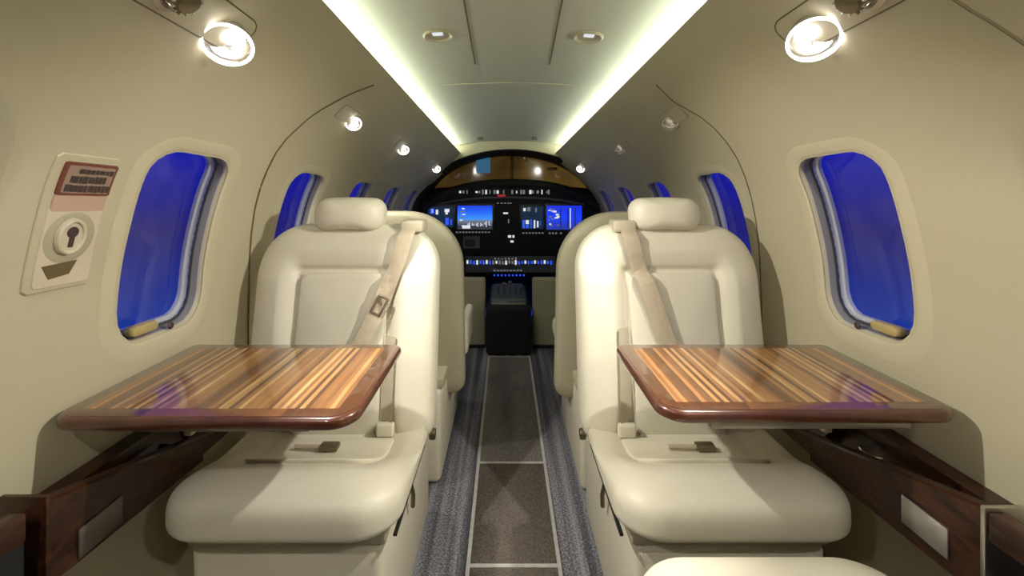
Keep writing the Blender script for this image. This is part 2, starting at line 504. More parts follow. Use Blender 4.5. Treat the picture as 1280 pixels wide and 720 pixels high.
wn = 0
for side, nm in ((-1, 'left'), (1, 'right')):
    for Yc, _ in WINS[1:]:
        wn += 1
        bm = bmesh.new()
        ring_strip(bm, side, Yc, [(1, .040, .0002), (1, .036, .0009), (1, .026, .0012), (1, .012, .0012), (1, .004, .0004), (1, 0, -.003), (1, -.002, -.012)])
        root = struct('window_%d' % wn, bm, M['bezel'])
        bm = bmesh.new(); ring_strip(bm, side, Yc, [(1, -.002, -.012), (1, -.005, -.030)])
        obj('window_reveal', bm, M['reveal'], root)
        bm = bmesh.new(); ring_strip(bm, side, Yc, [(1, -.005, -.030), (1, -.006, -.026), (1, -.010, -.026), (1, -.010, -.032)])
        obj('window_gasket', bm, M['gasket'], root)
        bm = bmesh.new(); ring_strip(bm, side, Yc, [(1, -.010, -.030), (1, -.010, -.038), (1, -.017, -.040), (1, -.018, -.048)])
        obj('window_frame', bm, M['wframe'], root)
        bm = bmesh.new()
        lp = win_loop(Yc, 1, -.012)
        cyy = sum(p[0] for p in lp) / len(lp); css = sum(p[1] for p in lp) / len(lp)
        rings = [[bm.verts.new(wall(side, cyy + (y - cyy) * k, css + (s - css) * k, -.044)) for y, s in lp] for k in (.25, .5, .75, 1)]
        mid = bm.verts.new(wall(side, cyy, css, -.044)); n = len(lp)
        for i in range(n): bm.faces.new((mid, rings[0][i], rings[0][(i + 1) % n]))
        for a, b in zip(rings, rings[1:]):
            for i in range(n): bm.faces.new((a[i], a[(i + 1) % n], b[(i + 1) % n], b[i]))
        obj('window_pane', bm, M['pane'], root, angle=None)
        # shade pull on the lower reveal: tan ledge with a dark round screw
        fr = wall_frame(side, Yc, S0 + .14)
        fwd = 1 if fr.col[0].y > 0 else -1
        bm = prism(rrect(.034, .011, .010, 5, -.042 * fwd, .002), -.024, -.003, .003, 2, fr)
        obj('shade_pull', bm, M['tan'], root)
        bm = lathe(bmesh.new(), [(.0075, 0), (.0085, .003), (.006, .005), (.001, .0055)], 16, fr @ Matrix.Translation((.022 * fwd, -.010, -.0005)))
        obj('shade_screw', bm, M['plaque_dark'], root)

# ceiling: cove shelf, cove back, crowned centre panel
def ceil_pt(u, Y):
    """u in -1..1 across the crowned panel"""
    lip = wall(1, Y, NI); hx = lip.x - CX + .085
    return Vector((CX + u * hx, Y, lip.z + .062 + .032 * (1 - u * u)))
bm = bmesh.new()
rows = []
for i in range(60):
    Y = YB + (YF - YB) * i / 59
    lip = wall(1, Y, NI); hx = lip.x - CX
    row = [(-hx, lip.z), (-hx - .012, lip.z + .002), (-hx - .085, lip.z + .002)]
    row += [(ceil_pt(-1 + 2 * k / 40, Y).x - CX, ceil_pt(-1 + 2 * k / 40, Y).z) for k in range(41)]
    row += [(hx + .085, lip.z + .002), (hx + .012, lip.z + .002), (hx, lip.z)]
    rows.append([bm.verts.new((CX + x, Y, z)) for x, z in row])
for a, b in zip(rows, rows[1:]):
    for k in range(len(a) - 1): bm.faces.new((a[k], a[k + 1], b[k + 1], b[k]))
struct('ceiling', bm, M['ceil'])

# floor
bm = bmesh.new(); box(bm, (CX - .72, YB - .02, -.02), (CX + .72, YF + .1, 0))
struct('floor', bm, M['carpet'], smooth=False)

def end_wall(Y, grow=0.0):
    bm = bmesh.new()
    t = [wall(-1, min(Y, YF), NI * k / 40) for k in range(41)] + [wall(1, min(Y, YF), NI * k / 40) for k in range(40, -1, -1)]
    bm.faces.new([bm.verts.new((CX + (p.x - CX) * 1.25, Y, p.z * 1.12 - .02)) for p in t])
    return bm
struct('wall_back', end_wall(YB), M['back_wall'], smooth=False)

# lit cove strips
for side, nm in ((-1, 'left'), (1, 'right')):
    bm = bmesh.new()
    rr = []
    for i in range(12):
        Y = YB + .02 + (YF - .03 - YB) * i / 11
        lip = wall(side, Y, NI)
        x0 = lip.x + side * .040; x1 = lip.x + side * .066
        rr.append([bm.verts.new(p) for p in ((x0, Y, lip.z + .004), (x0, Y, lip.z + .012), (x1, Y, lip.z + .012), (x1, Y, lip.z + .004))])
    for a, b in zip(rr, rr[1:]):
        for k in range(4): bm.faces.new((a[k], a[(k + 1) % 4], b[(k + 1) % 4], b[k]))
    bm.faces.new(rr[0]); bm.faces.new(rr[-1])
    tag(obj('light_strip', bm, M['led'], smooth=False), 'glowing white strip light hidden in the ceiling cove along the %s side' % nm, 'light')

# wall seams: the long curved panel joint and its mirror
def seam(pts, r, name, m, mirror=False):
    bm = bmesh.new(); P = []
    for px, py in pts:
        sd, Y, s = hit(px, py)
        P.append(wall(sd, Y, s, .0003))
    Q = []
    for a, b in zip(P, P[1:]):
        for k in range(6): Q.append(a.lerp(b, k / 6))
    Q.append(P[-1])
    tube(bm, Q, r, 6)
    return struct(name, bm, m)
seam([(467, 106), (446, 114), (430, 121), (400, 138), (384, 149), (372, 160), (358, 173), (345, 190), (334, 212), (325, 235), (318, 262), (314, 290), (312, 315), (311, 340), (310, 420), (309, 520)], .0028, 'trim_1', M['seam'])
seam([(820, 106), (842, 127), (860, 137), (876, 146), (893, 160), (908, 177), (921, 197), (931, 220), (939, 246), (945, 275), (949, 310), (951, 350), (953, 420), (954, 520)], .0018, 'trim_2', M['seam'])
seam([(1180, -10), (1195, 0), (1215, 13), (1235, 25), (1258, 39), (1290, 60)], .0024, 'trim_30', M['seam'])
# big shallow surround of the next window aft, at both edges of the picture
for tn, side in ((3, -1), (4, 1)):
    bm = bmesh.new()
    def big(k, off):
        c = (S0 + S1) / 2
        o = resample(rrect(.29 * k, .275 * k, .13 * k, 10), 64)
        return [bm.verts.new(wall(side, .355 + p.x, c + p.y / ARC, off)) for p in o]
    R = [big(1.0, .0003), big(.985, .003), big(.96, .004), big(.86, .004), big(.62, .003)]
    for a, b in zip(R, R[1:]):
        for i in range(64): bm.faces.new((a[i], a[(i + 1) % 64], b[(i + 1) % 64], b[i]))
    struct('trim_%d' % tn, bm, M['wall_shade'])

# ceiling grooves, cross seam
def ceil_line(name, f0, m, r, n=24):
    bm = bmesh.new()
    tube(bm, [f0(k / n) for k in range(n + 1)], r, 6)
    return struct(name, bm, m)
def ceil_hit(px, py):
    rx, rz = (px - VX) / F, (VY - py) / F
    lo, hi = .3, 3.59
    for _ in range(50):
        Y = (lo + hi) / 2
        lip = wall(1, Y, NI); hx = lip.x - CX + .085
        u = (rx * Y - CX) / hx
        if abs(u) > 1: hi = Y; continue
        if H + rz * Y < ceil_pt(u, Y).z: lo = Y
        else: hi = Y
    return Y, u
def on_ceil(px, py, d=.0):
    Y, u = ceil_hit(px, py); p = ceil_pt(u, Y); p.z -= d
    return p
tno = 5
for a, b in (((580, 0), (594, 80)), ((703, 0), (687, 80))):
    pa, pb = on_ceil(*a, .0003), on_ceil(*b, .0003)
    pa = pa + (pa - pb) * 1.2
    bm = bmesh.new(); tube(bm, [pa.lerp(pb, k / 12) for k in range(13)], .0025, 6)
    struct('trim_%d' % tno, bm, M['seam']); tno += 1
Yc = ceil_hit(640, 103)[0]
ceil_line('trim_%d' % tno, lambda t: ceil_pt(-.62 + 1.24 * t, Yc) - Vector((0, 0, .001)), M['seam_light'], .003); tno += 1
# rounded arch trim where the headliner ends over the cockpit
bm = bmesh.new()
tube(bm, [ceil_pt(-.99 + 1.98 * k / 30, 3.50) - Vector((0, 0, .006)) for k in range(31)], .016, 8)
struct('trim_%d' % tno, bm, M['bezel']); tno += 1

# ------------------------------------------------------------------ carpet runner
rn = thing('carpet_runner', 'brown-grey carpet runner with pale border lines down the middle of the aisle', 'carpet', Matrix.Translation((.023, 1.7, 0)))
rx0, rx1 = -.129, .129
def rl(Y): return Y - 1.7
for y0, y1, mm in ((1.722, 2.79, 'runner_a'), (1.252, 1.706, 'runner_b'), (.2, 1.238, 'runner_b')):
    obj('runner_panel', boxbm((rx0 + .006, rl(y0), .0005), (rx1 - .006, rl(y1), .006)), M[mm], rn, smooth=False)
for x in (rx0, rx1):
    obj('border_line', boxbm((x - .0055, rl(.2), .0005), (x + .0055, rl(2.80), .0065)), M['runner_line'], rn, smooth=False)
for y in (1.245, 1.714, 2.795):
    obj('cross_line', boxbm((rx0 + .0055, rl(y) - .006, .0005), (rx1 - .0055, rl(y) + .006, .0065)), M['runner_line'], rn, smooth=False)

# ------------------------------------------------------------------ seats
BW = .267
def shoulder_outline(hw, z0, z1, r_top, r_bot):
    return rrect(hw, (z1 - z0) / 2, [r_top, r_top, r_bot, r_bot], 12, 0, (z0 + z1) / 2)
def lean(z): return (z - .40) * .17

def back_front(x, z):
    """depth of the backrest front relative to its core plane (negative = towards the sitter)"""
    ax = abs(x)
    bol = .030 * smooth01(.125, .185, ax) * (1 - smooth01(.80, .90, z))
    dx = ax - .133; dz = z - .832
    d = max(dx, dz) if (dx < 0 or dz < 0) else math.hypot(dx, dz)
    gro = .012 * math.exp(-(d / .009) ** 2)
    lumb = .012 * math.exp(-((z - .55) / .12) ** 2)
    crown = .015 * smooth01(.83, .90, z)
    return -(.062 + bol + lumb * (1 - smooth01(.12, .2, ax)) + crown) + gro

def seat(label, m, loc, rotz=0.0, belt=None, cush=(-.36, .02), full=True, ch=.24):
    """faces local -Y; m = +1 when the aisle lies at local +x"""
    mt = Matrix.Translation(loc) @ Matrix.Rotation(rotz, 4, 'Z')
    root = thing('passenger_seat', label, 'seat', mt, 'cream leather passenger seats')
    out = shoulder_outline(BW, .36 if full else .24, .962 if full else .985, .135 if full else .215, .05)
    yo = .07
    ox = -m * .017 if full else 0.0          # the back sits a little towards the wall
    fr = lambda x, z, s: Vector((ox + x, yo + lean(z) + back_front(x, z) * edge(s, 3.4), z))
    bk = lambda x, z, s: Vector((ox + x, yo + lean(z) + .062 * edge(s, 4.5), z))
    obj('backrest', pad(out, fr, bk, 64, 144, (0, .66)), M['leather'] if full else M['leather_shaded'], root, angle=None)
    if full:
        # inset centre panel
        co = rrect(.124, .215, [.03, .03, .02, .02], 8, 0, .610)
        pf = lambda x, z, s: Vector((ox + x, yo + lean(z) + back_front(x * .8, min(z, .80)) - .006 * edge(s, 6) - .010 * (1 - s * s), z))
        pb = lambda x, z, s: Vector((ox + x, yo + lean(z) - .03, z))
        obj('back_panel', pad(co, pf, pb, 24, 96), M['leather'], root, angle=None)
    if full:
        # headrest: a little wider at the top, tilted with the back, resting on its upper edge
        ho = [(x * (1 + .35 * (z - 1.0)), z) for x, z in rrect(.106, .049, .040, 10, 0, .989)]
        hy = yo + .070
        hf = lambda x, z, s: Vector((ox + x, hy + (z - .95) * .10 - .066 * edge(s, 2.6), z + .006 * math.cos(x / .11 * 1.4)))
        hb = lambda x, z, s: Vector((ox + x, hy + (z - .95) * .10 + .040 * edge(s, 2.6), z + .006 * math.cos(x / .11 * 1.4)))
        hd = obj('headrest', pad(ho, hf, hb, 30, 96), M['leather'], root, angle=None)
        for sx in (-.05, .05):
            bm = bmesh.new(); tube(bm, [(ox + sx, hy + .004, .90), (ox + sx, hy + .007, .97)], .006, 8)
            obj('headrest_post', bm, M['chrome'], hd)
    # seat cushion with bull nose front, dipping to the back
    y0, y1 = cush
    co = rrect(ch, (y1 - y0) / 2, [.03, .03, .085, .085], 12, 0, (y0 + y1) / 2)
    def ztop(y): return .492 - .098 * smooth01(y0 + .04, y0 + .30, y)
    zc = .40
    def cf(x, y, s):
        zt = ztop(y) + .014 * smooth01(.13, .2, abs(x)) * smooth01(y0 + .06, y0 + .18, y)
        return Vector((x, y, (zc + .015) + (zt - zc - .015) * edge(s, 3.2)))
    def cb(x, y, s):
        f = smooth01(y0, y0 + .22, y)
        return Vector((x, y, (zc + .015) - (.045 + .015 * f) * edge(s, 3.6)))
    obj('seat_cushion', pad(co, cf, cb, 56, 144), M['leather'], root, angle=None)
    # inset cushion panel
    if full:
        po = rrect(.155, .098, [.01, .01, .06, .06], 10, 0, y1 - .135)
        pf = lambda x, y, s: Vector((x, y, ztop(y) + .004 + .008 * edge(s, 5)))
        pb = lambda x, y, s: Vector((x, y, ztop(y) - .02))
        obj('cushion_panel', pad(po, pf, pb, 24, 96), M['leather'], root, angle=None)
    # base: strip painting the shadow under the cushion, cream shroud to the floor
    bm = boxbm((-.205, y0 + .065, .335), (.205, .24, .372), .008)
    obj('seat_gap_shade', bm, M['leather_shaded'], root)
    xa, xb = (-.20, .198) if m > 0 else (-.198, .20)
    bm = boxbm((xa, y0 + .085, .004), (xb, .27, .336), .02, 3)
    for v in bm.verts:
        k = 1 - v.co.z / .336
        if v.co.y < 0: v.co.y -= .02 * (1 - k)
    obj('seat_base', bm, M['leather'], root)
    if not full and m < 0 and loc[0] < 0:
        bm = boxbm((m * .252 - .018, -.34, .36), (m * .252 + .018, -.02, .50), .016, 3)
        obj('armrest', bm, M['leather'], root)
    # recline lever and dark rail on the aisle side
    bm = bmesh.new(); tube(bm, [(m * .212, -.10, .350), (m * .216, -.075, .29), (m * .212, -.06, .25)], .006, 8)
    obj('recline_lever', bm, M['bronze'], root)
    bm = boxbm((m * .226 - .004, y0 + .06, .360), (m * .226 + .004, .02, .3655), .001)
    obj('cushion_rail', bm, M['black'], root)
    # hinge cap between back and cushion
    bm = lathe(bmesh.new(), [(.014, -.008), (.016, 0), (.014, .008)], 20, Matrix.Translation((m * .245, .05, .375)) @ Matrix.Rotation(math.pi / 2, 4, 'Y'))
    obj('hinge_cap', bm, M['bronze'], root)
    if belt:
        def surf(x, z):
            ins = (1 - smooth01(.118, .130, abs(x))) * (1 - smooth01(.815, .83, z))
            return yo + lean(z) + back_front(x, z) - .004 - .015 * ins - .012 * math.exp(-((math.hypot(max(abs(x) - .133, 0), max(z - .832, 0))) / .012) ** 2)
        
        def ribbon(pts, w, t=.0025, twist=0.0):
            bm = bmesh.new(); rows = []
            P = []
            for (x0, z0), (x1, z1) in zip(pts, pts[1:]):
                for k in range(10): P.append((x0 + (x1 - x0) * k / 10, z0 + (z1 - z0) * k / 10))
            P.append(pts[-1])
            for i, (x, z) in enumerate(P):
                a = P[max(i - 1, 0)]; b = P[min(i + 1, len(P) - 1)]
                tx, tz = b[0] - a[0], b[1] - a[1]; L = math.hypot(tx, tz); nx, nz = -tz / L, tx / L
                row = []
                for k in (-1, -.33, .33, 1):
                    xx, zz = x + nx * w / 2 * k, z + nz * w / 2 * k
                    e = smooth01(.93, .975, zz)
                    row.append((ox + xx, surf(xx, min(zz, .955)) + .06 * e, zz - .0 * e))
                rows.append([bm.verts.new(p) for p in row] + [bm.verts.new((p[0], p[1] - t, p[2])) for p in reversed(row)])
            for a, b in zip(rows, rows[1:]):
                n = len(a)
                for k in range(n): bm.faces.new((a[k], a[(k + 1) % n], b[(k + 1) % n], b[k]))
            bm.faces.new(rows[0]); bm.faces.new(rows[-1])
            return bm
        sb = obj('shoulder_belt', ribbon(belt['path'], .044), M['belt'], root)
        x, z = belt['path'][0]
        bm = boxbm((ox + x - .034, surf(x, .94) + .022, .940), (ox + x + .034, surf(x, .94) + .10, .976), .008, 3)
        obj('belt_guide', bm, M['belt_clip'], root)
        if belt.get('buckle'):
            (x, z), ang = belt['buckle'], belt['ang']
            mm = Matrix.Translation((ox + x, surf(x, z) - .006, z)) @ Matrix.Rotation(math.pi / 2, 4, 'X') @ Matrix.Rotation(ang, 4, 'Z')
            bm = bmesh.new()
            box(bm, (-.028, .010, -.004), (.028, .017, .006), .002, 2, mm); box(bm, (-.028, -.017, -.004), (.028, -.010, .006), .002, 2, mm)
            box(bm, (-.028, -.012, -.004), (-.022, .012, .006), .001, 2, mm); box(bm, (.022, -.012, -.004), (.028, .012, .006), .001, 2, mm)
            obj('belt_buckle', bm, M['brushed'], sb)
        lp = obj('lap_strap', ribbon(belt['lap'], .032), M['belt_clip'], root)
        x, z = belt['lap'][0]
        obj('strap_clip', boxbm((ox + x - .024, surf(x, z) - .016, z - .008), (ox + x + .024, surf(x, z) + .004, z + .028), .006, 3), M['leather'], root)
        # loose lap buckle lying on the cushion
        bx = belt['loose']
        zt = ztop(-.1) + .014
        bm = bmesh.new(); tube(bm, [(bx - .07, -.085, zt + .004), (bx - .03, -.09, zt + .006), (bx, -.09, zt + .006)], .006, 8)
        bu = obj('lap_belt', bm, M['belt'], root)
        obj('lap_buckle', boxbm((bx - .004, -.105, zt), (bx + .042, -.076, zt + .014), .004, 2), M['bronze'], bu)
    return root

seat('aft-facing cream leather seat behind the left table, shoulder belt with metal slide buckle', 1, (-.452, 1.20, 0),
     belt=dict(path=[(.190, .978), (.166, .880), (.122, .755), (.070, .640), (-.05, .50)], buckle=(.118, .745), ang=math.radians(62),
               lap=[(.145, .412), (.146, .52), (.148, .66)], loose=-.01))
seat('aft-facing cream leather seat behind the right table, plain diagonal shoulder belt', -1, (.463, 1.20, 0),
     belt=dict(path=[(-.125, .972), (-.105, .870), (-.065, .755), (-.030, .64), (.05, .50)], lap=[(-.155, .412), (-.153, .52), (-.150, .68)], loose=.02))
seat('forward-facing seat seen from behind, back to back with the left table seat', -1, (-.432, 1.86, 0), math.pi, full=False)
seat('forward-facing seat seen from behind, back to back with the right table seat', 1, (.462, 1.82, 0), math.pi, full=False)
seat('cream seat whose front cushion edge shows at the bottom edge below the right seat', 1, (.414, .28, 0), math.pi, cush=(-.465, .02), ch=.215)

# ------------------------------------------------------------------ tables
def table(label, m, x0, x1):
    """m = +1: aisle edge at larger x"""
    zt, th = .68, .024
    y0, y1 = (.748 if m > 0 else .772), 1.112
    cx, cy = (x0 + x1) / 2, (y0 + y1) / 2
    root = thing('folding_table', label, 'table', Matrix.Translation((cx, cy, zt)), 'striped wooden folding tables')
    hx, hy = (x1 - x0) / 2, (y1 - y0) / 2
    ra, rw = .050, .040       # aisle corner / wall corner radii
    def o(g, k=1.0):
        r = [ra * .5, rw * .5, rw, ra] if m > 0 else [rw * .5, ra * .5, ra, rw]
        return rrect(hx - g, hy - g, [max(.006, q - g * .7) for q in r], 10)
    bm = prism(o(0), -th, -.001, .009, 4)
    obj('edge_band', bm, M['table_edge'], root)
    obj('table_border', prism(o(.008), -.006, 0, .0008, 2), M['table_border'], root)
    obj('table_top', prism(rrect(hx - .038, hy - .034, .004, 3), -.004, .0003), M['table_strips'], root)
    # slide rail under the front edge, pivot and bracket to the side ledge
    bm = boxbm((-.174, -hy + .012, -th - (.014 if m < 0 else .006)), (.183, -hy + .030, -th - .0005), .003)
    obj('slide_rail', bm, M['rail'], root)
    bm = boxbm((-hx * .55, .02, -th - .012), (hx * .55, .05, -th - .0005), .003)
    obj('slide_rail', bm, M['brushed'], root)
    xw = -m * (hx - .070)
    bm = boxbm((xw - .05, -.09, -th - .018), (xw + .05, .09, -th - .0005), .004)
    pb = obj('pivot_plate', bm, M['bronze'], root)
    xp = -m * .172
    bm = boxbm((xp - .010, .03, -.150), (xp + .010, .06, -th - .0005), .004)
    obj('support_post', bm, M['plate'], root)
    return root
table('glossy striped wooden table folded out beside the left wall', 1, -.786, -.258)
table('glossy striped wooden table folded out beside the right wall', -1, .274, .806)

# ------------------------------------------------------------------ side ledges
def ledge(side, label):
    root = thing('side_ledge', label, 'armrest ledge', Matrix.Translation((CX + side * .76, .7, .45)))
    rt = Vector((CX + side * .76, .7, .45))
    def wx(Y, z): return abs(wall(side, Y, wall_s(side, Y, z)).x - CX) - .002
    XI = .685 if side > 0 else .720
    def ztop(Y): return .600 + (.505 - .600) * (Y - .655) / (1.0 - .655)
    def body(Ya, Yb, zb, zo=.555, rec=True, depth=.026):
        bm = bmesh.new(); rows = []
        ys = [Ya, Ya + .012] + [Ya + .0125 + (Yb - Ya - .025) * k / 8 for k in range(9)] + [Yb - .012, Yb]
        for Y in ys:
            zt = ztop(Y); e = 0 if (Y <= Ya + .0121 or Y >= Yb - .0121 or not rec) else depth
            xo = wx(Y, zo); xl = wx(Y, zb(Y))
            r = [(XI, zb(Y)), (XI, zt - .004), (XI + .004, zt), (XI + .022, zt), (XI + .024, zt - e), (xo - .040, zo - e), (xo - .038, zo), (xo, zo), (xl, zb(Y))]
            rows.append([bm.verts.new(Vector((CX + side * x, Y, z)) - rt) for x, z in r])
        for a, b in zip(rows, rows[1:]):
            n = len(a)
            for k in range(n): bm.faces.new((a[k], a[(k + 1) % n], b[(k + 1) % n], b[k]))
        bm.faces.new(rows[0]); bm.faces.new(rows[-1])
        return bm
    YA = .655 if side > 0 else .678
    obj('ledge_body', body(YA, 1.02, lambda Y: .462 - .02 * (Y - .655) / .35), M['burl'], root, angle=25)
    obj('ledge_end', body(1.021, 1.13, lambda Y: .455, rec=False), M['burl'], root, angle=25)
    # aft bin with a dark open front under a wooden rail
    bm = boxbm(Vector((min(CX + side * XI, CX + side * (XI + .03)), .25, .555)) - rt, Vector((max(CX + side * XI, CX + side * (XI + .03)), .645, .597)) - rt, .004)
    obj('bin_rail', bm, M['burl'], root)
    bm = boxbm(Vector((min(CX + side * .78, CX + side * .80), .25, .40)) - rt, Vector((max(CX + side * .78, CX + side * .80), .645, .565)) - rt, .003)
    obj('bin_back', bm, M['black'], root)
    bm = boxbm(Vector((min(CX + side * XI, CX + side * .80), .25, .38)) - rt, Vector((max(CX + side * XI, CX + side * .80), .645, .40)) - rt, .003)
    obj('bin_floor', bm, M['black'], root)
    obj('bin_front', boxbm(Vector((min(CX + side * (XI + .004), CX + side * (XI + .012)), .25, .40)) - rt, Vector((max(CX + side * (XI + .004), CX + side * (XI + .012)), .645, .556 if side < 0 else .50)) - rt, .002), M['black_soft'], root)
    bm = boxbm(Vector((min(CX + side * (XI - .002), CX + side * .79), YA - .0085, .40)) - rt, Vector((max(CX + side * (XI - .002), CX + side * .79), YA - .001, .602)) - rt, .002)
    obj('bin_divider', bm, M['brushed'] if side > 0 else M['burl'], root)
    # metal flap on the face
    ya, yb, za, zb = ((.700, .782, .480, .529) if side > 0 else (.720, .802, .464, .512))
    bm = boxbm(Vector((min(CX + side * (XI - .004), CX + side * XI), ya, za)) - rt, Vector((max(CX + side * (XI - .004), CX + side * XI), yb, zb)) - rt, .0015)
    fl = obj('ashtray_flap', bm, M['silver'] if side > 0 else M['silver_dark'], root)
    # two cup wells sunk in the tray
    for Yc in (.76, .92):
        zf = (ztop(Yc) + .555) / 2 - .026
        bm = lathe(bmesh.new(), [(.026, 0), (.028, .010), (.025, .011), (.023, .004), (.001, .003)], 28, Matrix.Translation(Vector((CX + side * .752, Yc, zf - .003)) - rt))
        obj('cup_well', bm, M['chrome'] if (side > 0 and Yc > .9) else M['black'], root)
    return root
ledge(-1, 'dark burl wood side ledge with tray and dull metal flap below the left table')
ledge(1, 'dark burl wood side ledge with tray and shiny silver flap below the right table')

# ------------------------------------------------------------------ reading lamp units on the walls
def aim(P, T):
    d = (Vector(T) - Vector(P)).normalized()
    q = d.to_track_quat('Z', 'Y').to_matrix().to_4x4(); q.translation = Vector(P)
    return q
def lamp_unit(label, side, Y, s, target, on=True, power=0, vent=True, cupaim=None, spot=95, k0=1.0):
    fr = wall_frame(side, Y, s)
    root = thing('reading_lamp', label, 'lamp', fr)
    inv = fr.inverted()
    # slim plate on the wall running aft from the lamp
    P = []
    ol = resample(rrect(.125 * k0, .046 * k0, [.03 * k0, .012 * k0, .012 * k0, .03 * k0], 8, -.065 * k0, .012 * k0), 48)
    bm = bmesh.new()
    def on_wall(x, y, off):
        a = wall(side, Y + x, min(s + y / ARC, NI - .05), off)
        return inv @ a
    R = [[bm.verts.new(on_wall(p.x * k + (-.065 * k0) * (1 - k), p.y * k + .012 * k0 * (1 - k), o_)) for p in ol] for k, o_ in ((1.0, .0002), (.985, .0016), (.9, .0022), (.5, .0026), (.1, .0026))]
    for a, b in zip(R, R[1:]):
        for i in range(48): bm.faces.new((a[i], a[(i + 1) % 48], b[(i + 1) % 48], b[i]))
    bm.faces.new(R[-1])
    obj('wall_plate', bm, M['wall'], root)
    bm = bmesh.new(); tube(bm, [on_wall(p.x, p.y, .0006) for p in ol], .0016 * k0 * k0, 6, closed=True)
    obj('plate_joint', bm, M['seam'], root)
    # lamp cup
    rot = (inv @ aim(wall(side, Y, s, .012), cupaim or target))
    rot.translation = Vector((0.012 * k0, -.006 * k0, .012 * k0)); rot = rot @ Matrix.Scale(k0, 4)
    cup = [(.012, -.030), (.026, -.024), (.036, -.008), (.040, .012), (.042, .020), (.040, .022), (.0375, .020), (.0345, .006), (.024, -.010), (.010, -.016), (.001, -.017)]
    rim = obj('lamp_cup', lathe(bmesh.new(), cup, 36, rot), M['reflector'], root)
    bm = lathe(bmesh.new(), [(.012, -.0165), (.013, -.006), (.010, .000), (.004, .003), (.0005, .0035)], 24, rot)
    obj('lamp_bulb', bm, M['bulb_on'] if on else M['bulb_dim'], root)
    bm = bmesh.new(); tube(bm, [rot @ Vector((.041 * math.cos(a), .041 * math.sin(a), .021)) for a in [2 * math.pi * k / 40 for k in range(40)]], .0028 * k0, 8, closed=True)
    obj('lamp_rim', bm, M['bulb_on'] if on else M['reflector'], rim)  # metal rim brightened by painted bulb glow
    if vent:
        vm = Matrix.Translation(on_wall(-.128, .016, .002))
        bm = lathe(bmesh.new(), [(.040, -.004), (.039, .004), (.031, .007), (.029, .002), (.001, .001)], 32, vm)
        g = obj('air_vent', bm, M['plate'], root)
        bm = lathe(bmesh.new(), [(.024, .000), (.023, .024), (.017, .031), (.001, .033)], 32, vm)
        k = obj('vent_knob', bm, M['bronze'], g)
        bm = bmesh.new()
        for q in range(14):
            a = 2 * math.pi * q / 14
            mm = vm @ Matrix.Rotation(a, 4, 'Z')
            box(bm, (.015, -.0016, .002), (.0265, .0016, .027), .001, 1, mm)
        obj('vent_fin', bm, M['brushed'], g)
    if power:
        l = bpy.data.lights.new('reading_light', 'SPOT')
        l.energy = power; l.spot_size = math.radians(spot); l.spot_blend = .55; l.shadow_soft_size = .012; l.color = (1.0, .965, .87)
        lo = bpy.data.objects.new('reading_light', l); COL.objects.link(lo)
        wp = fr @ rot @ Vector((0, 0, .030))
        wp = wall(side, Y, s, .06 if k0 == 1 else .045) if cupaim else wp
        lo.matrix_world = aim(wp, target) @ Matrix.Rotation(math.pi, 4, 'X')
    return root

def lamp_at(px, py, **k):
    sd, Y, s = hit(px, py)
    return sd, Y, s
lab = {-1: 'left', 1: 'right'}
# (side, pixel, lit, wattage, vent)
sd, Y, s = hit(279, 38)
SL = s; YL = Y
for side in (-1, 1):
    lamp_unit('reading lamp glowing on the %s wall above the near window, ribbed air vent beside it' % lab[side], side, YL, SL, (-side * .42, 1.02, .50), True, 42, cupaim=(side * .22, .10, .55))
    # the pair behind the camera, over the seats facing forward
    lamp_unit('reading lamp on the %s wall behind the viewer' % lab[side], side, YL - .84, SL, (side * .46, 1.00, .62), True, 12)
for px, py, on, pw, txt in ((440, 149, True, 9, 'bright reading lamp on the left wall above the left table seat'),
                            (503, 184, True, 4, 'small lit reading lamp on the left wall, third towards the cockpit'),
                            (545, 209, True, 0, 'smallest lit reading lamp on the left wall, nearest the cockpit'),
                            (838, 150, False, 0, 'unlit reading lamp on the right wall over the seat headrest'),
                            (775, 183, False, 0, 'dim reading lamp on the right wall, third towards the cockpit'),
                            (726, 209, True, 0, 'smallest lit reading lamp on the right wall, nearest the cockpit')):
    sd, Y, s = hit(px, py)
    lamp_unit(txt, sd, min(Y, 3.42), s, (sd * .45, min(Y, 3.42) + .2, .5), on, pw, vent=False, k0=.62, cupaim=(sd * .2, min(Y, 3.42) - .8, .6))

# recessed ceiling reading spots
for px, py, t in ((548, 44, 'left'), (735, 46, 'right')):
    p = on_ceil(px, py)
    Yq, u = ceil_hit(px, py)
    d = (ceil_pt(u + .02, Yq) - ceil_pt(u - .02, Yq)).normalized()
    yv = (ceil_pt(u, Yq + .05) - ceil_pt(u, Yq - .05)).normalized()
    nrm = d.cross(yv).normalized(); nrm = nrm if nrm.z < 0 else -nrm
    mtx = Matrix((d, nrm.cross(d), nrm)).transposed().to_4x4(); mtx.translation = p
    r = thing('ceiling_spotlight', 'small round ceiling spotlight %s of the centre grooves' % t, 'lamp', mtx)
    mtx_s = Matrix.Scale(1.4, 4)
    obj('spot_ring', lathe(bmesh.new(), [(.032, -.004), (.034, .002), (.030, .005), (.026, .003), (.024, .0012), (.001, .0010)], 32, mtx_s), M['bezel'], r)
    obj('spot_bulb', boxbm((-.016, .006, .0012), (.016, .025, .0048), .001), M['bulb_dim'] if False else M['scr_w'], r)
for px, t in ((600, 'left'), (668, 'right')):
    p = on_ceil(px, 172)
    bm = bmesh.new(); box(bm, (p.x - .02, p.y - .02, p.z - .016), (p.x + .02, p.y + .02, p.z + .002), .004)
    tag(obj('ceiling_catch', bm, M['bronze']), 'tiny dark catch on the ceiling end above the cockpit, %s one' % t, 'catch')

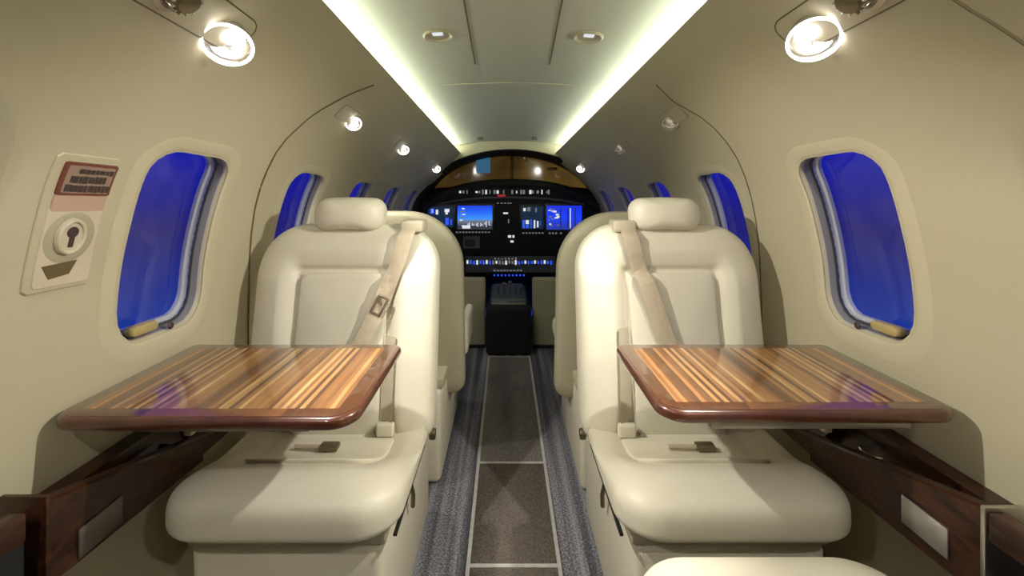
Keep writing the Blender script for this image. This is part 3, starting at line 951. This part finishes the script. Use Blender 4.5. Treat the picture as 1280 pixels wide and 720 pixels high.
# ------------------------------------------------------------------ emergency handle panel on the left wall
sd, Yp, sp_ = hit(83, 278)
fr = wall_frame(-1, Yp, sp_, .0)
inv = fr.inverted()
hp = thing('handle_panel', 'cream handle panel with red-brown lettered plaque on the left wall beside the window', 'wall panel', fr)
sc = 1.0
def wl(x, y, off): return inv @ wall(-1, Yp + x, sp_ + y / ARC, off)
def wall_pad(outl, off0, off1, bev=.002, n=64):
    bm = bmesh.new()
    O = resample(outl, n); c = sum(O, Vector((0, 0))) / n
    R = []
    for k, o_ in ((1.0, off0), (1.0, off1 - bev), (.985, off1), (.75, off1), (.5, off1), (.25, off1)):
        R.append([bm.verts.new(wl(*(c + (p - c) * k), o_)) for p in O])
    for a, b in zip(R, R[1:]):
        for i in range(n): bm.faces.new((a[i], a[(i + 1) % n], b[(i + 1) % n], b[i]))
    bm.faces.new(R[-1])
    return bm
def rr(x0, x1, y0, y1, r): return rrect((x1 - x0) / 2, (y1 - y0) / 2, r, 6, (x0 + x1) / 2, (y0 + y1) / 2)
def loc(px, py):
    _, Y, s = hit(px, py); return (Y - Yp, (s - sp_) * ARC)
pts = [loc(62, 197), loc(137, 201), loc(118, 352), loc(38, 362)]
px0 = (pts[0][0] + pts[3][0]) / 2; px1 = (pts[1][0] + pts[2][0]) / 2; py1 = (pts[0][1] + pts[1][1]) / 2 + .004; py0 = (pts[2][1] + pts[3][1]) / 2
obj('back_plate', wall_pad(rr(px0 - .004, px1 + .004, py0 - .004, py1 + .006, .006), .0004, .0035), M['wall'], hp)
W = px1 - px0; Hh = py1 - py0
def fx(f): return px0 + W * f
def fy(f): return py1 - Hh * f
obj('handle_plate', wall_pad(rr(fx(.07), fx(.98), fy(.985), fy(.40), .006), .0034, .0060), M['plate'], hp)
obj('plain_band', wall_pad(rr(fx(.10), fx(.98), fy(.43), fy(.30), .002), .0034, .0064), M['plaque_pink'], hp)
pq = obj('plaque', wall_pad(rr(fx(.10), fx(1.0), fy(.305), fy(.035), .003), .0034, .0070), M['plaque'], hp)
obj('plaque_face', wall_pad(rr(fx(.16), fx(.95), fy(.285), fy(.06), .002), .0068, .0076, .0004), M['plaque_face'], pq)
# three unreadable dark lines of small lettering
for li, (a, b, y0_, y1_) in enumerate(((.34, .90, .080, .128), (.24, .86, .140, .205), (.19, .92, .215, .278))):
    bm = bmesh.new(); x = a
    rnd = random.Random(li)
    while x < b - .02:
        w = rnd.uniform(.04, .11)
        lo = fy(y1_ - rnd.uniform(0, .006)); hi = fy(y0_ + rnd.uniform(0, .008))
        q = [bm.verts.new(wl(fx(xx), yy, .0080)) for xx, yy in ((x, lo), (x + w, lo), (x + w, hi), (x, hi))]
        bm.faces.new(q); x += w + rnd.uniform(.004, .012)
    obj('plaque_lettering', bm, M['plaque_dark'], pq, smooth=False)
# recess painted as a shaded oval, oval handle ring with a dark key slot
def ell(cxf, cyf, rxf, ryf, n=40): return [(fx(cxf) + W * rxf * math.cos(2 * math.pi * k / n), fy(cyf) + Hh * ryf * math.sin(2 * math.pi * k / n)) for k in range(n)]
obj('handle_recess', wall_pad(ell(.51, .63, .41, .195), .0058, .0064, .0003), M['leather_shaded'], hp)
def ring(outl, r, off):
    bm = bmesh.new(); tube(bm, [wl(x, y, off) for x, y in outl], r, 8, closed=True); return bm
ho = obj('pull_handle', wall_pad(ell(.49, .62, .235, .140), .006, .011, .003), M['plate'], hp)
obj('handle_rim', ring(ell(.49, .62, .205, .122), .0035, .0115), M['bezel'], ho)
obj('key_slot', wall_pad(ell(.49, .585, .09, .042), .0108, .0125, .0006), M['plaque_dark'], ho)
obj('key_slot', wall_pad(rr(fx(.455), fx(.535), fy(.70), fy(.60), .002), .0108, .0125, .0006), M['plaque_dark'], ho)
obj('grip_slot', wall_pad([(fx(.16), fy(.83)), (fx(.30), fy(.93)), (fx(.62), fy(.91)), (fx(.72), fy(.81))], .0058, .0068, .0004), M['bronze'], hp)

# ------------------------------------------------------------------ cockpit
def at(px, py, Y): return Vector(((px - VX) * Y / F, Y, H + (VY - py) * Y / F))
YP = 3.60
# dark arch frame closing the cabin
def prof(Y, k, dz=0.0):
    pts = [wall(-1, Y, NI * i / 40) for i in range(41)]
    top = [ceil_pt(-.8 + 1.6 * i / 20, Y) for i in range(21)]
    pts2 = [wall(1, Y, NI * i / 40) for i in range(40, -1, -1)]
    z0 = .82
    return [Vector((CX + (p.x - CX) * k, Y, z0 + (p.z - z0) * k + dz)) for p in pts + top + pts2]
bm = bmesh.new()
top_z = ceil_pt(0, YF).z
def arch(Y, k):
    P = []
    for i in range(61):
        a = math.pi * i / 60
        x = math.cos(a); z = math.sin(a)
        X = .775 * k * (abs(x) ** 1.0) * (1 if x > 0 else -1)
        P.append(Vector((.045 + X, Y, .82 + (.555 * k) * (z ** .93))))
    return P
def arch_strip(bm, spec):
    rings = [[bm.verts.new(p) for p in arch(Y, k)] for Y, k in spec]
    for a, b in zip(rings, rings[1:]):
        for i in range(60): bm.faces.new((a[i], a[i + 1], b[i + 1], b[i]))
arch_strip(bm, ((3.455, 1.16), (3.455, 1.004)))
struct('wall_front', bm, M['bezel'])
bm = bmesh.new()
arch_strip(bm, ((3.454, 1.012), (3.450, 1.004), (3.452, .992), (3.50, .978), (3.62, .968)))
struct('trim_20', bm, M['black_soft'])
# lower bulkhead wings beside the panel and the cockpit end behind everything
bm = bmesh.new(); box(bm, (CX - .80, 4.0, -.02), (CX + .85, 4.02, 1.5))
struct('wall_cockpit', bm, M['black_soft'], smooth=False)
bm = bmesh.new()
rings = [[bm.verts.new(p) for p in arch(Y, k)] for Y, k in ((3.61, .969), (4.01, .96))]
for a, b in zip(rings, rings[1:]):
    for i in range(60): bm.faces.new((a[i], a[i + 1], b[i + 1], b[i]))
for s_ in (-1, 1):
    q = [bm.verts.new(v) for v in ((.045 + s_ * .775, 3.46, .85), (.045 + s_ * .775, 4.01, .85), (.045 + s_ * .775, 4.01, -.02), (.045 + s_ * .775, 3.46, -.02))]
    bm.faces.new(q)
struct('ceiling_cockpit', bm, M['black_soft'])

# windshield: two panes glowing brown by painted emission, and a centre post
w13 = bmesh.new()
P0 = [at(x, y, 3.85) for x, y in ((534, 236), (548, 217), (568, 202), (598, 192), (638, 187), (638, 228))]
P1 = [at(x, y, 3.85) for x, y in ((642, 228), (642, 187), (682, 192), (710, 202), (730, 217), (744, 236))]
ws = bmesh.new()
def poly(bm, P): bm.faces.new([bm.verts.new(p) for p in P])
tube(ws, [at(640, 190, 3.84), at(640, 230, 3.84)], .012, 8)
wsr = struct('window_13', ws, M['bronze'])
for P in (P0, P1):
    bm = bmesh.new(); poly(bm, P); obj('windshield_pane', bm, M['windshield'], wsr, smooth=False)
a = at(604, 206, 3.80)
vis = tag(obj('sun_visor', prism(rrect(.062, .072, .012, 4), -.004, .004, 0, 1, Matrix.Translation(a) @ Matrix.Rotation(math.pi / 2, 4, 'X')), M['visor']), 'small blue sun visor with a painted glow hanging at the windshield', 'visor')
a = at(690, 211, 3.80)
tag(obj('grab_handle', boxbm(a - Vector((.045, .01, .012)), a + Vector((.045, .01, .012)), .008, 3), M['bronze']), 'grey padded handle at the right windshield pane', 'handle')
a = at(656, 198, 3.80)
bm = bmesh.new(); tube(bm, [a + Vector((0, 0, .03)), a + Vector((.004, 0, -.01)), a + Vector((.02, 0, -.03))], .007, 8); box(bm, a - Vector((.014, .014, .014)), a + Vector((.014, .014, .014)), .006, 2)
tag(obj('compass', bm, M['brushed']), 'little metal compass hanging at the windshield centre', 'compass')

ip = thing('instrument_panel', 'black cockpit instrument panel with glowing blue flight displays', 'instrument panel', Matrix.Translation((.03, YP, 0)))
io = Vector((.03, YP, 0))
def lp(px, py, d=0.0): return at(px, py, YP) - io + Vector((0, d, 0))
# fascia: a curved-top board
fo = []
for k in range(25):
    t = k / 24; x = 518 + (760 - 518) * t
    y = 224 + 34 * abs(2 * t - 1) ** 2.6
    fo.append((x, y))
fo += [(760, 346), (518, 346)]
bm = bmesh.new()
fa = [bm.verts.new(lp(x, y, .0)) for x, y in fo]; fb = [bm.verts.new(lp(x, y, .08)) for x, y in fo]
bm.faces.new(fa); bm.faces.new(fb)
for i in range(len(fa)): bm.faces.new((fa[i], fa[(i + 1) % len(fa)], fb[(i + 1) % len(fa)], fb[i]))
obj('panel_fascia', bm, M['fascia'], ip, smooth=False)
# glareshield roll
bm = bmesh.new()
tube(bm, [lp(530 + 216 * k / 24, 229 + 30 * abs(2 * k / 24 - 1) ** 2.6, -.02) for k in range(25)], .034, 12)
obj('glareshield', bm, M['black_soft'], ip)
bm = bmesh.new()
tube(bm, [lp(545 + 186 * k / 24, 247 + 9 * abs(2 * k / 24 - 1) ** 2.6, -.008) for k in range(25)], .008, 8)
obj('panel_ridge', bm, M['grey_plastic'], ip)
def lit(name, px0, px1, py0, py1, m, d=-.004, par=None, bez=False):
    a = lp(px0, py1, d); b = lp(px1, py0, d)
    if bez:
        obj('display_bezel', boxbm((a.x - .018, d + .001, a.z - .018), (b.x + .018, .002, b.z + .018), .004), M['black'], ip)
    return obj(name, boxbm((a.x, d - .002, a.z), (b.x, d + .003, b.z)), m, par or ip, smooth=False)
s1 = lit('flight_display', 572, 615.5, 257, 286.5, M['screen_sky'], -.008, bez=True)
for k in range(7):
    rnd = random.Random(k)
    lit('display_readout', 574 + rnd.uniform(0, 4), 577 + rnd.uniform(1, 5), 260 + k * 3.6, 261.5 + k * 3.6, M['scr_g'] if k % 2 else M['scr_w'], -.011, s1)
for k in range(18):
    rnd = random.Random(40 + k)
    x = 583 + k * 1.75; h = rnd.uniform(2, 7)
    lit('display_readout', x, x + 1.0, 283 - h, 284 - rnd.uniform(0, 4), M['scr_w'] if k % 3 else M['scr_g'], -.011, s1)
lit('display_readout', 578, 588, 281.5, 285.5, M['scr_w'], -.011, s1)
s2 = lit('engine_display', 652, 679, 258, 286, M['scr_dk'], -.008, bez=True)
for x0, x1, y0, y1, mm in ((654, 657, 260, 264, 'scr_w'), (659, 663, 259, 264, 'scr_g'), (669, 671, 260, 265, 'scr_g'), (653, 656, 275, 285, 'scr_b'), (657, 661, 275, 280, 'scr_w'),
                           (657, 661, 281, 285, 'scr_b'), (663, 664.5, 274, 285, 'scr_b'), (667, 669, 275, 285, 'scr_w'), (671, 673, 276, 284, 'scr_w'), (675, 676, 276, 282, 'scr_b')):
    lit('engine_readout', x0, x1, y0, y1, M[mm], -.011, s2)
s3 = lit('map_display', 683, 727, 257, 287, M['screen_map'], -.008, bez=True)
for k in range(16):
    rnd = random.Random(90 + k)
    x = 684 + rnd.uniform(0, 12); y = 258 + rnd.uniform(0, 26)
    lit('map_readout', x, x + rnd.uniform(1, 4.5), y, y + rnd.uniform(.8, 2.5), M['scr_w'] if k % 2 else M['scr_g'], -.011, s3)
for x in (700, 709, 712, 718):
    lit('map_readout', x, x + 1.2, 260, 285, M['scr_w'] if x == 712 else M['scr_dk'], -.011, s3)
s4 = lit('side_display', 535, 567, 258, 284, M['scr_dk'], -.008, bez=True)
for x0, x1, y0, y1, mm in ((538, 543, 261, 267, 'scr_b'), (540, 542, 261, 266, 'scr_w'), (545, 548, 262, 268, 'scr_w'), (556, 562, 261, 265, 'scr_w'), (557, 560, 264, 268, 'scr_w'), (557, 561, 272, 281, 'scr_b'), (563, 565, 274, 281, 'scr_b')):
    lit('side_readout', x0, x1, y0, y1, M[mm], -.011, s4)
# warning row on the glareshield: small white marks and one red lamp
rnd = random.Random(3)
for k, x in enumerate((575, 579, 584, 595, 599, 603, 607, 612, 617, 621, 629, 639, 645, 650, 653, 661, 664, 670, 676, 682, 684)):
    h = rnd.uniform(2, 6)
    lit('warning_light', x, x + rnd.uniform(1.2, 3), 240 - h / 2, 240 + h / 2, M['scr_g'] if k % 3 else M['scr_w'], -.062)
lit('warning_light', 622, 632, 243, 246, M['scr_r'], -.062)
for x in (621, 626, 630, 634, 637):
    lit('panel_mark', x, x + 2.5, 253.3, 254.6, M['scr_g'])
for x0, x1, y0, y1 in ((629, 635, 265.5, 267.5), (635, 636.5, 274, 279), (635, 639, 294, 297), (640.5, 643, 294, 297), (638, 642, 300.5, 303)):
    lit('panel_button', x0, x1, y0, y1, M['scr_w'] if y0 > 290 or y0 < 268 else M['scr_g'])
for x in range(570, 613, 4): lit('bezel_key', x, x + 2.4, 289.5, 291, M['scr_g'])
for x in range(653, 678, 4): lit('bezel_key', x, x + 2.4, 290.5, 292, M['scr_g'])
for x in (686, 690, 694, 700): lit('bezel_key', x, x + 2.2, 290.5, 292.5, M['scr_g'])
lit('standby_instrument', 579, 599.5, 295, 310, M['grey_plastic'], -.01)
lit('standby_instrument', 581, 594, 299, 308, M['black'], -.013)
lit('switch_strip', 582, 694, 320, 340, M['grey_plastic'], -.012)
for k in range(27):
    x = 583.5 + k * 4.0
    rnd = random.Random(200 + k)
    mm = 'scr_w' if k % 3 == 0 else ('scr_b' if (k < 8 or k > 15) else 'scr_g')
    lit('panel_switch', x, x + 2.2, 326 + rnd.uniform(-1.2, .5), 330 + rnd.uniform(-1, .5), M[mm], -.017)
for k in range(9): lit('panel_switch', 617 + k * 4.1, 619.6 + k * 4.1, 336.8, 338.6, M['scr_g'], -.017)
for k in range(9): lit('panel_switch', 617 + k * 4.6, 619 + k * 4.6, 343, 345, M['scr_b'], -.004)
rnd = random.Random(11)
for k in range(7): lit('panel_switch', 618 + k * 4.3, 620 + k * 4.3, 321 + rnd.uniform(0, 2), 324, M['scr_g'], -.017)

# centre pedestal with throttle quadrant
pe = thing('centre_pedestal', 'black pedestal with metal throttle levers below the instrument panel', 'pedestal', Matrix.Translation((.02, 3.1, 0)))
obj('pedestal_body', boxbm((-.145, -.28, .002), (.145, .40, .31), .02, 3), M['black_soft'], pe)
obj('quadrant', boxbm((-.125, -.20, .30), (.125, .30, .345), .025, 3), M['grey_plastic'], pe)
for x, h in ((-.07, .06), (-.03, .08), (.01, .09), (.05, .07), (.085, .05)):
    bm = bmesh.new(); tube(bm, [(x, -.06, .335), (x, -.09, .335 + h * .6), (x, -.11, .335 + h)], .006, 8)
    lv = obj('throttle_lever', bm, M['chrome'], pe)
    obj('lever_knob', boxbm((x - .013, -.125, .330 + h), (x + .013, -.10, .355 + h), .006, 2), M['grey_plastic'], lv)
obj('quadrant_trim', boxbm((-.115, -.215, .300), (.115, -.195, .322), .004), M['brushed'], pe)
# low cream dividers either side of it
for nm, x0, x1 in (('left', -.60, -.135), ('right', .180, .62)):
    dv = thing('cockpit_divider', 'low cream divider panel %s of the black pedestal' % nm, 'divider', Matrix.Translation(((x0 + x1) / 2, 2.98, 0)))
    hx = (x1 - x0) / 2
    obj('divider_panel', boxbm((-hx, -.03, .02), (hx, .03, .472), .015, 3), M['leather_shaded'], dv)
    obj('divider_foot', boxbm((-hx + .01, -.025, .002), (hx - .01, .025, .025), .004), M['black'], dv)

# ------------------------------------------------------------------ world and lights
w = bpy.data.worlds.new('dusk'); S.world = w; w.use_nodes = True
nt = w.node_tree; bg = nt.nodes['Background']
tc = nt.nodes.new('ShaderNodeTexCoord'); sp = nt.nodes.new('ShaderNodeSeparateXYZ'); cr = nt.nodes.new('ShaderNodeValToRGB')
nt.links.new(tc.outputs['Generated'], sp.inputs[0]); nt.links.new(sp.outputs['Z'], cr.inputs['Fac'])
e = cr.color_ramp.elements
mr = nt.nodes.new('ShaderNodeMapRange'); mr.inputs['From Min'].default_value = -.25; mr.inputs['From Max'].default_value = .10
nt.links.new(sp.outputs['Z'], mr.inputs['Value']); nt.links.new(mr.outputs['Result'], cr.inputs['Fac'])
e.new(0.5)
e[0].position = 0.0; e[0].color = (0.010, 0.040, 0.33, 1)
e[1].position = 0.5; e[1].color = (0.018, 0.016, 0.17, 1)  # dark purple band paints the cabin reflection in the panes
e[2].position = 1.0; e[2].color = (0.002, 0.008, 0.42, 1)
nt.links.new(cr.outputs['Color'], bg.inputs['Color']); bg.inputs['Strength'].default_value = 1.0

S.view_settings.view_transform = 'Standard'
S.view_settings.look = 'None'
S.view_settings.exposure = 0.0
S.cycles.max_bounces = 10
S.cycles.diffuse_bounces = 6
S.cycles.use_denoising = True
S.cycles.sample_clamp_indirect = 6.0
